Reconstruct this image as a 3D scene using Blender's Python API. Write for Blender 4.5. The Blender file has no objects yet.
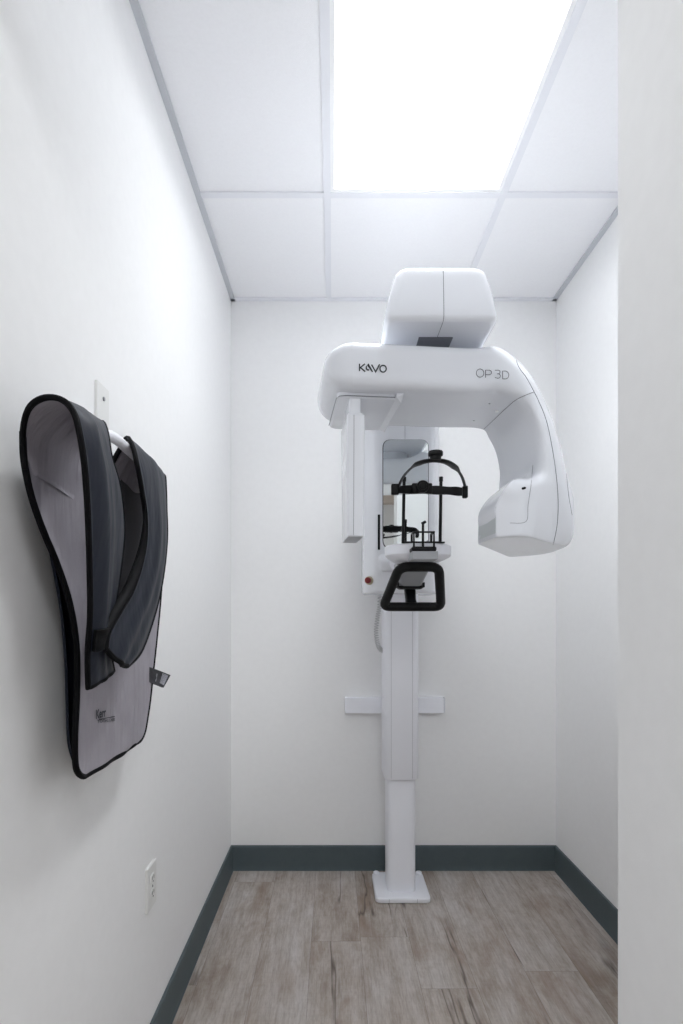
import bpy, bmesh, math, random
from mathutils import Vector, Matrix
random.seed(7)
C = bpy.context.scene.collection
PI = math.pi

# ---------------------------------------------------------------- survey of the room (metres)
F = 552.0            # focal length, in pixels of the 683 x 1024 frame
VX, VY = 333.0, 613.0
EYE = 1.184          # camera height
DB = 2.547           # distance of the back wall
HC = 1.44 + EYE      # ceiling height
XR = 1.029           # right wall
def xl(y):           # left wall (it runs half a degree off square)
    return -0.471 - 0.0064 * (DB - y)
def P(px, py, d):    # a surveyed point: picture bearing + measured distance
    return Vector(((px - VX) * d / F, d, EYE - (py - VY) * d / F))
def PW(px, py, s):   # a surveyed point at stand-off s from the left wall
    k = (px - VX) / F
    d = (-0.471 - 0.0064 * DB + s) / (k - 0.0064)
    return Vector((k * d, d, EYE - (py - VY) * d / F))

# ---------------------------------------------------------------- materials
def lin(c):
    return tuple(((v / 255) / 12.92 if v / 255 <= 0.04045 else ((v / 255 + 0.055) / 1.055) ** 2.4) for v in c) + (1,)
def mat(name, col, rough=0.5, metal=0.0, spec=0.5, noise=0.0, nscale=40, bump=0.0, bscale=200, coat=0.0):
    m = bpy.data.materials.new(name); m.use_nodes = True
    nt = m.node_tree; b = nt.nodes['Principled BSDF']
    b.inputs['Roughness'].default_value = rough
    b.inputs['Metallic'].default_value = metal
    b.inputs['Specular IOR Level'].default_value = spec
    if coat:
        b.inputs['Coat Weight'].default_value = coat
        b.inputs['Coat Roughness'].default_value = 0.08
    c = lin(col)
    tc = nt.nodes.new('ShaderNodeTexCoord')
    n = nt.nodes.new('ShaderNodeTexNoise'); n.inputs['Scale'].default_value = nscale; n.inputs['Detail'].default_value = 4
    nt.links.new(tc.outputs['Object'], n.inputs['Vector'])
    r = nt.nodes.new('ShaderNodeValToRGB')
    k = noise
    r.color_ramp.elements[0].position = 0.3; r.color_ramp.elements[1].position = 0.7
    r.color_ramp.elements[0].color = tuple(max(0, v * (1 - k)) for v in c[:3]) + (1,)
    r.color_ramp.elements[1].color = tuple(min(1, v * (1 + k)) for v in c[:3]) + (1,)
    nt.links.new(n.outputs['Fac'], r.inputs['Fac'])
    nt.links.new(r.outputs['Color'], b.inputs['Base Color'])
    if bump:
        n2 = nt.nodes.new('ShaderNodeTexNoise'); n2.inputs['Scale'].default_value = bscale
        nt.links.new(tc.outputs['Object'], n2.inputs['Vector'])
        bp = nt.nodes.new('ShaderNodeBump'); bp.inputs['Strength'].default_value = bump; bp.inputs['Distance'].default_value = 0.002
        nt.links.new(n2.outputs['Fac'], bp.inputs['Height'])
        nt.links.new(bp.outputs['Normal'], b.inputs['Normal'])
    return m
def emit(name, col, s):
    m = bpy.data.materials.new(name); m.use_nodes = True
    nt = m.node_tree; nt.nodes.clear()
    e = nt.nodes.new('ShaderNodeEmission'); e.inputs['Color'].default_value = col; e.inputs['Strength'].default_value = s
    o = nt.nodes.new('ShaderNodeOutputMaterial'); nt.links.new(e.outputs[0], o.inputs[0])
    return m

M_wall = mat('wall_paint', (243, 243, 243), 0.75, spec=0.2, noise=0.01, bump=0.06, bscale=350)
M_tile = mat('ceiling_tile', (249, 249, 251), 0.9, spec=0.1, noise=0.012, nscale=120, bump=0.25, bscale=500)
M_angle = mat('angle_steel', (206, 208, 213), 0.5, spec=0.3)
M_grid = mat('grid_steel', (238, 239, 243), 0.5, spec=0.3)
M_base = mat('cove_base', (84, 95, 99), 0.55, spec=0.3, noise=0.03)
M_white = mat('white_shell', (235, 237, 242), 0.16, spec=0.5)
M_white2 = mat('white_powdercoat', (241, 242, 248), 0.42, spec=0.4)
M_grey = mat('grey_plastic', (168, 170, 174), 0.4)
M_face = mat('collimator_grey', (196, 201, 203), 0.4)
M_vent = mat('vent_dark', (112, 114, 122), 0.5)
M_seam = mat('seam_line', (120, 122, 128), 0.6)
M_black = mat('black_plastic', (9, 10, 12), 0.48, spec=0.25, noise=0.1, bump=0.1, bscale=300)
M_ink = mat('ink', (34, 40, 48), 0.5)
M_inkg = mat('ink_grey', (84, 86, 92), 0.5)
M_clear = mat('light_grey_plastic', (206, 208, 210), 0.3)
M_mirror = mat('mirror_glass', (222, 226, 226), 0.02, metal=1.0)
M_red = mat('red_button', (112, 12, 16), 0.35)
M_amber = mat('button_ring', (188, 178, 150), 0.4)
M_cord = mat('cord', (196, 196, 196), 0.5)
M_navy = mat('navy_nylon', (23, 28, 41), 0.48, spec=0.22, noise=0.06, nscale=14, bump=0.18, bscale=60)
M_lining = mat('grey_lining', (160, 156, 163), 0.75, spec=0.2, noise=0.06, nscale=18, bump=0.2, bscale=60)
def wrinkle(m, scale, strength, dist):
    nt = m.node_tree; tc = nt.nodes.new('ShaderNodeTexCoord'); mp = nt.nodes.new('ShaderNodeMapping'); mp.inputs['Scale'].default_value = scale
    n = nt.nodes.new('ShaderNodeTexNoise'); n.inputs['Scale'].default_value = 1.0; n.inputs['Detail'].default_value = 3
    bp = nt.nodes.new('ShaderNodeBump'); bp.inputs['Strength'].default_value = strength; bp.inputs['Distance'].default_value = dist
    nt.links.new(tc.outputs['Object'], mp.inputs['Vector']); nt.links.new(mp.outputs['Vector'], n.inputs['Vector'])
    nt.links.new(n.outputs['Fac'], bp.inputs['Height']); nt.links.new(bp.outputs['Normal'], nt.nodes['Principled BSDF'].inputs['Normal'])
wrinkle(M_lining, (20, 42, 5), 0.8, 0.012)
wrinkle(M_navy, (10, 16, 6), 0.45, 0.012)
M_piping = mat('black_piping', (5, 5, 8), 0.65, spec=0.12)
M_char = mat('charcoal_fabric', (74, 73, 77), 0.75, spec=0.2, noise=0.06, nscale=20)
M_tag = mat('tag_black', (44, 44, 50), 0.6)
M_tagw = mat('tag_print', (160, 160, 168), 0.6)
M_outlet = mat('outlet_plastic', (232, 232, 230), 0.35)
M_slot = mat('outlet_slot', (60, 60, 60), 0.6)
M_screw = mat('screw_metal', (150, 150, 152), 0.35, metal=0.8)
M_tan = mat('tan_paint', (176, 164, 154), 0.8)
M_lav = mat('lavender_paint', (176, 180, 200), 0.8)
M_refl = mat('reflector_white', (250, 250, 250), 0.5)
M_lamp = emit('lamp_lens', (0.948, 0.977, 1.0, 1), 9.0)
M_lamp2 = mat('lamp_basket', (248, 248, 248), 0.6)
M_lamp2.node_tree.nodes['Principled BSDF'].inputs['Emission Color'].default_value = (0.948, 0.977, 1.0, 1)
M_lamp2.node_tree.nodes['Principled BSDF'].inputs['Emission Strength'].default_value = 0.82

def floor_material():
    m = bpy.data.materials.new('vinyl_plank'); m.use_nodes = True
    nt = m.node_tree; N = nt.nodes; L = nt.links; b = N['Principled BSDF']
    tc = N.new('ShaderNodeTexCoord')
    sep = N.new('ShaderNodeSeparateXYZ'); L.new(tc.outputs['Object'], sep.inputs[0])
    def M(op, a, b_=None):
        x = N.new('ShaderNodeMath'); x.operation = op
        for k, v in enumerate((a, b_)):
            if v is None: continue
            if isinstance(v, (int, float)): x.inputs[k].default_value = v
            else: L.new(v, x.inputs[k])
        return x.outputs[0]
    xr = M('DIVIDE', M('ADD', sep.outputs['X'], 5.062), 0.178); row = M('FLOOR', xr)
    w1 = N.new('ShaderNodeTexWhiteNoise'); w1.noise_dimensions = '1D'; L.new(row, w1.inputs['W'])
    yr = M('ADD', M('DIVIDE', sep.outputs['Y'], 1.22), M('MULTIPLY', w1.outputs['Value'], 7.0)); idx = M('FLOOR', yr)
    cmb = N.new('ShaderNodeCombineXYZ'); L.new(row, cmb.inputs[0]); L.new(idx, cmb.inputs[1])
    w2 = N.new('ShaderNodeTexWhiteNoise'); w2.noise_dimensions = '3D'; L.new(cmb.outputs[0], w2.inputs['Vector'])
    def edge(v, half):   # 1 on the joint between planks
        f = M('FRACT', v); return M('LESS_THAN', M('MINIMUM', f, M('SUBTRACT', 1.0, f)), half)
    joint = M('MAXIMUM', edge(xr, 0.0045), edge(yr, 0.0007))
    # shift the grain from plank to plank
    mul = N.new('ShaderNodeVectorMath'); mul.operation = 'SCALE'; mul.inputs['Scale'].default_value = 7.3
    L.new(w2.outputs['Color'], mul.inputs[0])
    add = N.new('ShaderNodeVectorMath'); add.operation = 'ADD'
    L.new(tc.outputs['Object'], add.inputs[0]); L.new(mul.outputs['Vector'], add.inputs[1])
    def noise(sx, sy, scale, det=5, rough=0.6, dist=0.0):
        mp = N.new('ShaderNodeMapping'); mp.inputs['Scale'].default_value = (sx, sy, 1)
        L.new(add.outputs['Vector'], mp.inputs['Vector'])
        n = N.new('ShaderNodeTexNoise'); n.inputs['Scale'].default_value = scale; n.inputs['Detail'].default_value = det
        n.inputs['Roughness'].default_value = rough; n.inputs['Distortion'].default_value = dist
        L.new(mp.outputs['Vector'], n.inputs['Vector']); return n.outputs['Fac']
    def ramp(fac, stops):
        r = N.new('ShaderNodeValToRGB'); cr = r.color_ramp
        while len(cr.elements) < len(stops): cr.elements.new(0.5)
        for e, (p, c) in zip(cr.elements, stops): e.position = p; e.color = c
        L.new(fac, r.inputs['Fac']); return r.outputs['Color']
    def mix(kind, f, a, bb):
        x = N.new('ShaderNodeMixRGB'); x.blend_type = kind
        if isinstance(f, float): x.inputs['Fac'].default_value = f
        else: L.new(f, x.inputs['Fac'])
        L.new(a, x.inputs['Color1'])
        if isinstance(bb, tuple): x.inputs['Color2'].default_value = bb
        else: L.new(bb, x.inputs['Color2'])
        return x.outputs['Color']
    W = (1, 1, 1, 1); K = (0, 0, 0, 1)
    broad = noise(1, 0.3, 7.0, 6, 0.66, 0.5)
    col = ramp(broad, [(0.28, lin((162, 148, 136))), (0.42, lin((190, 181, 173))), (0.55, lin((203, 197, 192))), (0.74, lin((213, 209, 207)))])
    mott = ramp(noise(1, 0.4, 17, 5, 0.7, 0.4), [(0.38, (0.80, 0.755, 0.71, 1)), (0.58, W)])
    col = mix('MULTIPLY', 0.8, col, mott)
    streak = ramp(noise(1, 0.05, 55, 6, 0.72, 0.2), [(0.34, (0.70, 0.66, 0.62, 1)), (0.56, W)])
    col = mix('MULTIPLY', 0.7, col, streak)
    grain = ramp(noise(1, 0.12, 190, 4, 0.7), [(0.34, (0.66, 0.64, 0.62, 1)), (0.56, W)])
    col = mix('MULTIPLY', 0.5, col, grain)
    saw = ramp(noise(0.10, 1, 150, 3, 0.6), [(0.36, (0.72, 0.70, 0.69, 1)), (0.56, W)])
    col = mix('MULTIPLY', 0.14, col, saw)
    knot = ramp(noise(1, 0.45, 4.5, 4, 0.6, 0.8), [(0.54, K), (0.72, W)])
    col = mix('MIX', mix('MULTIPLY', 1.0, knot, (0.7, 0.7, 0.7, 1)), col, lin((146, 122, 103)))
    # long thin checks in the wood
    cn = noise(1, 0.085, 3.4, 5, 0.6, 0.15)
    ab_n = M('ABSOLUTE', M('SUBTRACT', cn, 0.5))
    line = ramp(ab_n, [(0.0, W), (0.011, K)])
    mask = ramp(noise(1, 0.7, 3.4, 2, 0.5), [(0.47, K), (0.55, W)])
    line = mix('MULTIPLY', 1.0, line, mask)
    col = mix('MIX', mix('MULTIPLY', 1.0, line, (0.8, 0.8, 0.8, 1)), col, lin((80, 68, 60)))
    tone = ramp(w2.outputs['Value'], [(0.0, (0.88, 0.865, 0.85, 1)), (1.0, (1.0, 1.0, 1.01, 1))])
    col = mix('MULTIPLY', 0.9, col, tone)
    col = mix('MIX', mix('MULTIPLY', 1.0, ramp(joint, [(0.4, K), (1, W)]), (0.5, 0.5, 0.5, 1)), col, lin((96, 82, 74)))
    L.new(col, b.inputs['Base Color'])
    b.inputs['Roughness'].default_value = 0.5; b.inputs['Specular IOR Level'].default_value = 0.35
    bp = N.new('ShaderNodeBump'); bp.inputs['Strength'].default_value = 0.15; bp.inputs['Distance'].default_value = 0.002
    L.new(grain, bp.inputs['Height']); L.new(bp.outputs['Normal'], b.inputs['Normal'])
    return m
M_floor = floor_material()

# ---------------------------------------------------------------- builders
def obj(name, bm, m, parent=None, smooth=False, kind=None, wn=False):
    me = bpy.data.meshes.new(name)
    bmesh.ops.recalc_face_normals(bm, faces=bm.faces)
    bm.to_mesh(me); bm.free()
    for mm in (m if isinstance(m, (list, tuple)) else [m]): me.materials.append(mm)
    if smooth:
        for p in me.polygons: p.use_smooth = True
        try: me.set_sharp_from_angle(angle=math.radians(38 if smooth is True else smooth))
        except Exception: pass
    o = bpy.data.objects.new(name, me); C.objects.link(o)
    if parent is not None:
        o.parent = parent
        wl = Vector(parent.location); pp = parent.parent
        while pp is not None: wl += Vector(pp.location); pp = pp.parent
        for v in me.vertices: v.co -= wl
    if wn:
        w_ = o.modifiers.new('wn', 'WEIGHTED_NORMAL'); w_.keep_sharp = True; w_.weight = 50
    if kind: o['kind'] = kind
    return o
def struct(name, bm, m, smooth=False): return obj(name, bm, m, kind='structure', smooth=smooth)
def thing(name, label, cat, loc=(0, 0, 0), group=None):
    o = bpy.data.objects.new(name, None); C.objects.link(o)
    o.location = loc; o.empty_display_size = 0.05
    o['label'] = label; o['category'] = cat
    if group: o['group'] = group
    return o
def bm_new(): return bmesh.new()
def box(bm, a, b, bev=0.0, seg=3):
    a = Vector(a); b = Vector(b)
    r = bmesh.ops.create_cube(bm, size=1.0)
    vs = r['verts']
    for v in vs:
        v.co = Vector(((a.x + b.x) / 2 + v.co.x * (b.x - a.x), (a.y + b.y) / 2 + v.co.y * (b.y - a.y), (a.z + b.z) / 2 + v.co.z * (b.z - a.z)))
    if bev:
        es = list({e for v in vs for e in v.link_edges})
        bmesh.ops.bevel(bm, geom=es, offset=bev, segments=seg, affect='EDGES', profile=0.5)
    return bm
def bx(a, b, bev=0.0, seg=3): return box(bm_new(), a, b, bev, seg)
def loft(bm, rings, cap=(True, True), closed=True):
    vr = [[bm.verts.new(p) for p in r] for r in rings]
    n = len(vr[0])
    for i in range(len(vr) - 1):
        for j in range(n if closed else n - 1):
            k = (j + 1) % n
            try: bm.faces.new((vr[i][j], vr[i][k], vr[i + 1][k], vr[i + 1][j]))
            except ValueError: pass
    if closed and cap[0]: bm.faces.new(vr[0][::-1])
    if closed and cap[1]: bm.faces.new(vr[-1])
    return bm
def cr(p0, p1, p2, p3, t):
    return 0.5 * ((2 * p1) + (-p0 + p2) * t + (2 * p0 - 5 * p1 + 4 * p2 - p3) * t * t + (-p0 + 3 * p1 - 3 * p2 + p3) * t ** 3)
def spline(pts, n, closed=False):
    out = []; N = len(pts)
    segs = N if closed else N - 1
    for i in range(segs):
        g = (lambda k: pts[k % N]) if closed else (lambda k: pts[max(0, min(N - 1, k))])
        for j in range(n):
            out.append(cr(g(i - 1), g(i), g(i + 1), g(i + 2), j / n))
    if not closed: out.append(pts[-1].copy() if hasattr(pts[-1], 'copy') else pts[-1])
    return out
def tube(bm, pts, r, n=10, closed=False, flat=None):
    """round bar along pts; r number or list; flat=(a,b) scales the section along/against the up axis"""
    N = len(pts); rings = []
    up = None
    for i in range(N):
        if closed: t = pts[(i + 1) % N] - pts[i - 1]
        else: t = pts[min(N - 1, i + 1)] - pts[max(0, i - 1)]
        t.normalize()
        if up is None:
            up = Vector((0, 0, 1)) if abs(t.z) < 0.9 else Vector((0, 1, 0))
        s = t.cross(up).normalized(); u = s.cross(t).normalized(); up = u
        rr = r[i] if isinstance(r, (list, tuple)) else r
        fa, fb = flat or (1, 1)
        rings.append([pts[i] + s * (math.cos(2 * PI * j / n) * rr * fa) + u * (math.sin(2 * PI * j / n) * rr * fb) for j in range(n)])
    if closed: rings.append(rings[0]); 
    loft(bm, rings, (not closed, not closed))
    if closed: bmesh.ops.remove_doubles(bm, verts=bm.verts, dist=1e-6)
    return bm
def cyl(bm, a, b, r, n=24, bev=0.0):
    a = Vector(a); b = Vector(b); d = (b - a); L = d.length; d.normalize()
    if bev: pts = [a, a + d * bev * 0.3, a + d * bev, b - d * bev, b - d * bev * 0.3, b]; rs = [r - bev, r - bev * 0.3, r, r, r - bev * 0.3, r - bev]
    else: pts = [a, b]; rs = [r, r]
    up = Vector((0, 0, 1)) if abs(d.z) < 0.9 else Vector((0, 1, 0))
    s = d.cross(up).normalized(); u = s.cross(d).normalized()
    loft(bm, [[p + s * math.cos(2 * PI * j / n) * q + u * math.sin(2 * PI * j / n) * q for j in range(n)] for p, q in zip(pts, rs)])
    return bm
def rpoly(corners, radii, k=6):
    """closed polygon with rounded corners; always len(corners)*k points"""
    n = len(corners); out = []
    for i in range(n):
        p = corners[i]; a = corners[i - 1]; b = corners[(i + 1) % n]
        la = (a - p).length; lb = (b - p).length
        ta = min(radii[i], 0.46 * la); tb = min(radii[i], 0.46 * lb)
        p0 = p + (a - p) * (ta / la); p2 = p + (b - p) * (tb / lb)
        for j in range(k):
            t = j / (k - 1)
            out.append(p0 * (1 - t) ** 2 + p * 2 * t * (1 - t) + p2 * t * t)
    return out
def rrect(x0, x1, y0, y1, z, r, k=6):
    return rpoly([Vector((x0, y0, z)), Vector((x1, y0, z)), Vector((x1, y1, z)), Vector((x0, y1, z))], [r] * 4, k)
def slab(levels, k=6):
    """levels: (x0,x1,y0,y1,z,r) stacked into one rounded body"""
    return loft(bm_new(), [rrect(*l, k) for l in levels])
def ribbon(bm, pts, w, nrm, th=0.0008, closed=False):
    """flat stroke of width w along pts lying in the plane with normal nrm"""
    N = len(pts); rings = []
    nrm = nrm.normalized()
    for i in range(N):
        t = (pts[(i + 1) % N] - pts[i - 1]) if closed else (pts[min(N - 1, i + 1)] - pts[max(0, i - 1)])
        t.normalize(); s = t.cross(nrm).normalized() * (w / 2)
        if not closed and 0 < i < N - 1:
            t1 = (pts[i] - pts[i - 1]).normalized(); c = max(0.45, math.sqrt(max(0.0, (1 + t1.dot((pts[i + 1] - pts[i]).normalized())) / 2)))
            s = s / c
        rings.append([pts[i] + s, pts[i] - s, pts[i] - s + nrm * th, pts[i] + s + nrm * th])
    if closed: rings.append(rings[0])
    loft(bm, rings, (not closed, not closed))
    return bm

# ---------------------------------------------------------------- the room
YF = -2.3            # far end of the corridor behind the camera
def wall_slab(x0, x1, y0, y1, z0=-0.02, z1=HC + 0.06): return bx((x0, y0, z0), (x1, y1, z1))
struct('floor', bx((-0.75, YF - 0.1, -0.06), (2.2, DB + 0.1, 0.0)), M_floor)
b = bm_new()
loft(b, [[Vector((xl(YF), YF, z)), Vector((xl(DB), DB, z)), Vector((xl(DB) - 0.12, DB, z)), Vector((xl(YF) - 0.12, YF, z))] for z in (-0.02, HC + 0.06)])
struct('wall_left', b, M_wall)
struct('wall_back', wall_slab(-0.7, XR + 0.2, DB, DB + 0.1), M_wall)
struct('wall_right', wall_slab(XR, XR + 0.12, 0.7, DB), M_wall)
# wall with the doorway opening, its jamb seen on the right of the picture
JX = 0.416; J0, J1 = 0.62, 0.806
b = bm_new()
box(b, (JX, J0, 0), (2.1, J1, HC + 0.05)); box(b, (-0.485, J0, 2.145), (JX, J1, HC + 0.05))
struct('wall_front', b, M_wall)
struct('wall_corridor', wall_slab(2.0, 2.1, YF, J0), M_wall)
b = bm_new(); box(b, (-0.7, YF - 0.1, 0), (2.1, YF, HC + 0.05)); struct('wall_rear', b, M_wall)
struct('trim_9', bx((-0.49, -1.75, 2.30), (2.0, -1.6, HC)), M_tan)          # painted soffit over the corridor, seen in the mirror


# ceiling: lay-in tiles and steel grid
GX = (-0.020, 0.587); GY = (1.277, 1.904)
b = bm_new()
xs = [-0.482, GX[0], GX[1], XR]; ys = [J1, GY[0], GY[1], DB]
for i in range(3):
    for j in range(3):
        if i == 1 and j == 1: continue
        box(b, (xs[i] + 0.004, ys[j] + 0.004, HC + 0.006), (xs[i + 1] - 0.004, ys[j + 1] - 0.004, HC + 0.02))
box(b, (-0.6, YF, HC), (2.05, J0, HC + 0.02))
struct('ceiling', b, M_tile)
def tbar(name, a, bb): struct(name, bx(a, bb), M_grid)
t = 0.012
tbar('trim_1', (GX[0] - t, J1, HC), (GX[0] + t, DB, HC + 0.0055)); tbar('trim_2', (GX[1] - t, J1, HC), (GX[1] + t, DB, HC + 0.0055))
tbar('trim_3', (-0.48, GY[1] - t, HC - 0.0004), (XR, GY[1] + t, HC + 0.005)); tbar('trim_4', (-0.48, GY[0] - t, HC - 0.0004), (XR, GY[0] + t, HC + 0.005))
b = bm_new()
loft(b, [[Vector((xl(J1), J1, z)), Vector((xl(DB), DB, z)), Vector((xl(DB) + 0.02, DB, z)), Vector((xl(J1) + 0.02, J1, z))] for z in (HC - 0.002, HC + 0.005)])
struct('trim_5', b, M_angle)
struct('trim_6', bx((XR - 0.02, J1, HC - 0.002), (XR, DB, HC + 0.005)), M_angle); struct('trim_7', bx((-0.47, DB - 0.02, HC - 0.002), (XR, DB, HC + 0.005)), M_grid)
struct('trim_8', bx((-0.7, YF - 0.1, HC + 0.16), (2.2, DB + 0.1, HC + 0.2)), M_tile)     # slab over the lay-in ceiling

# cove baseboards
def cove(name, pts):
    prof = [(0.0, 0.0), (0.014, 0.0), (0.011, 0.008), (0.0095, 0.02), (0.0085, 0.106), (0.006, 0.112), (0.0, 0.113)]
    b = bm_new(); p, q, n = pts
    loft(b, [[Vector(e) + Vector(n) * o + Vector((0, 0, z)) for o, z in prof] for e in (p, q)])
    struct(name, b, M_base)
cove('baseboard_left', ((xl(YF), YF, 0), (xl(DB), DB, 0), (1, 0, 0)))
cove('baseboard_back', ((xl(DB), DB, 0), (XR, DB, 0), (0, -1, 0)))
cove('baseboard_right', ((XR, J1, 0), (XR, DB, 0), (-1, 0, 0)))
cove('baseboard_front', ((JX, J1, 0), (XR, J1, 0), (0, 1, 0)))

# recessed light in the ceiling grid
T = thing('ceiling_light', 'bright recessed square light panel set in the ceiling grid above the machine', 'ceiling light', (0.2835, 1.599, HC))
x0, x1, y0, y1 = GX[0] + t, GX[1] - t, GY[0] + t, GY[1] - t
b = bm_new(); Z = HC + 0.003
for s in range(4):
    if s == 0: box(b, (x0, y0, Z), (x1, y0 + 0.012, Z + 0.02))
    if s == 1: box(b, (x0, y1 - 0.012, Z), (x1, y1, Z + 0.02))
    if s == 2: box(b, (x0, y0 + 0.012, Z), (x0 + 0.012, y1 - 0.012, Z + 0.02))
    if s == 3: box(b, (x1 - 0.012, y0 + 0.012, Z), (x1, y1 - 0.012, Z + 0.02))
obj('frame', b, M_refl, T)
xm = (x0 + x1) / 2
def arc(xa, xb, n=10):   # curved side basket
    return [(xa + (xb - xa) * i / n, Z + 0.012 + 0.07 * math.sin(PI / 2 * i / n)) for i in range(n + 1)]
for xa, xb in ((x0 + 0.012, xm - 0.085), (x1 - 0.012, xm + 0.085)):
    pr = arc(xa, xb); b = bm_new()
    loft(b, [[Vector((x, y, z)) for x, z in pr] for y in (y0 + 0.012, y1 - 0.012)], closed=False)
    o = obj('basket_panel', b, M_lamp2, T, smooth=True)
pr = [(xm - 0.085 + 0.17 * i / 12, Z + 0.083 - 0.006 * math.sin(PI * i / 12)) for i in range(13)]
b = bm_new(); loft(b, [[Vector((x, y, z)) for x, z in pr] for y in (y0 + 0.012, y1 - 0.012)], closed=False)
obj('lens', b, M_lamp, T, smooth=True)
for y in (y0 + 0.008, y1 - 0.012): obj('end_plate', bx((x0 + 0.004, y, Z + 0.02), (x1 - 0.004, y + 0.004, Z + 0.09)), M_refl, T)

# ---------------------------------------------------------------- panoramic x-ray machine
CX = 0.285
X = thing('panoramic_xray_machine', 'white panoramic dental x-ray machine standing on a square floor plate at the back wall', 'x-ray machine', (CX, 2.36, 0))
# base plate
b = slab([(0.178, 0.399, 2.252, 2.476, 0.0, 0.02), (0.174, 0.4, 2.248, 2.48, 0.004, 0.022), (0.174, 0.4, 2.248, 2.48, 0.017, 0.022), (0.178, 0.396, 2.252, 2.476, 0.022, 0.02)])
bp = obj('base_plate', b, M_white2, X, smooth=True)
for x in (0.192, 0.382):
    obj('corner_cap', cyl(bm_new(), (x, 2.455, 0.022), (x, 2.455, 0.034), 0.013, 20, 0.003), M_white2, bp, smooth=True)
for x in (0.229, 0.344): obj('seam', bx((x - 0.0006, 2.2472, 0.002), (x + 0.0006, 2.2482, 0.0185)), M_grey, bp)
# column
obj('column', slab([(0.227, 0.346, 2.295, 2.432, 0.022, 0.03), (0.227, 0.346, 2.295, 2.432, 0.56, 0.03)]), M_white2, X, smooth=True)
sl = obj('column_sleeve', slab([(0.2145, 0.3545, 2.281, 2.446, 0.494, 0.03), (0.2125, 0.3565, 2.279, 2.448, 0.497, 0.032), (0.2125, 0.3565, 2.279, 2.448, 1.35, 0.032)]), M_white2, X, smooth=True)
for x in (0.2405, 0.3285): obj('seam', bx((x - 0.0005, 2.2785, 0.50), (x + 0.0005, 2.2795, 1.27)), M_grey, sl)
# wall bracket
b = slab([(0.056, 0.503, 2.512, 2.5465, 0.7275, 0.004), (0.054, 0.505, 2.51, 2.5465, 0.7295, 0.004), (0.054, 0.505, 2.51, 2.5465, 0.796, 0.004), (0.056, 0.503, 2.512, 2.5465, 0.798, 0.004)], 3)
box(b, (0.235, 2.44, 0.735), (0.335, 2.515, 0.79))
wb = obj('wall_bracket', b, M_white2, X, smooth=True)
obj('end_cap', bx((0.5055, 2.512, 0.729), (0.5105, 2.546, 0.7965), 0.0015), M_white, wb)
# carriage: the wide head that slides on the column
def car(z, i=0.0, fr=2.2):
    c = [Vector((0.166 + i, fr + i, z)), Vector((0.404 - i, fr + i, z)), Vector((0.444 - i, 2.29, z)), Vector((0.444 - i, 2.46 - i, z)), Vector((0.126 + i, 2.46 - i, z)), Vector((0.126 + i, 2.29, z))]
    return rpoly(c, [0.02, 0.02, 0.03, 0.02, 0.02, 0.03])
b = loft(bm_new(), [car(EYE + 0.078, 0.012, 2.225), car(EYE + 0.083, 0.003, 2.222), car(EYE + 0.090, 0.0, 2.22), car(EYE + 0.150, 0.0, 2.215), car(EYE + 0.192, 0.0, 2.2), car(EYE + 0.93, 0.0, 2.2)])
ca = obj('carriage', b, M_white, X, smooth=30)
def vrect(x0, x1, z0, z1, y, r, k=7):
    return rpoly([Vector((x0, y, z0)), Vector((x1, y, z0)), Vector((x1, y, z1)), Vector((x0, y, z1))], [r] * 4, k)
mx0, mx1, mz0, mz1 = 0.2, 0.3785, EYE + 0.259, EYE + 0.688
b = loft(bm_new(), [vrect(mx0 - 0.003, mx1 + 0.003, mz0 - 0.003, mz1 + 0.003, y, 0.034) for y in (2.2, 2.1985)])
obj('mirror_rim', b, M_inkg, ca)
def lean(p): return p - Vector((0, (p.z - mz0) * 0.0105, 0))
b = loft(bm_new(), [[lean(p) if k else p for p in vrect(mx0, mx1, mz0, mz1, y, 0.032)] for k, y in ((0, 2.199), (1, 2.1965))])
obj('mirror', b, M_mirror, ca)
obj('slot', bx((0.1785, 2.1975, EYE + 0.252), (0.1875, 2.2, EYE + 0.392), 0.0008), M_piping, ca)
obj('seam', bx((0.2862, 2.1992, mz1 + 0.004), (0.2874, 2.2002, EYE + 0.90)), M_seam, ca)
b = cyl(bm_new(), (0.150, 2.243, EYE + 0.131), (0.143, 2.222, EYE + 0.131), 0.017, 24, 0.002)
sb = obj('stop_button_ring', b, M_amber, ca, smooth=True)
obj('stop_button', cyl(bm_new(), (0.144, 2.226, EYE + 0.131), (0.138, 2.208, EYE + 0.131), 0.0125, 24, 0.003), M_red, ca, smooth=True)
# soft moulded ledge below the mirror
b = loft(bm_new(), [rpoly([Vector((0.17 + i, 2.205 - o, EYE + z)), Vector((0.40 - i, 2.205 - o, EYE + z)), Vector((0.40 - i, 2.23, EYE + z)), Vector((0.17 + i, 2.23, EYE + z))], [0.02, 0.02, 0.004, 0.004]) for z, o, i in ((0.165, -0.002, 0.02), (0.176, 0.004, 0.012), (0.2, 0.010, 0.006), (0.222, 0.010, 0.006), (0.236, 0.004, 0.008), (0.242, -0.002, 0.012))])
obj('ledge', b, M_white, ca, smooth=60)
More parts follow.
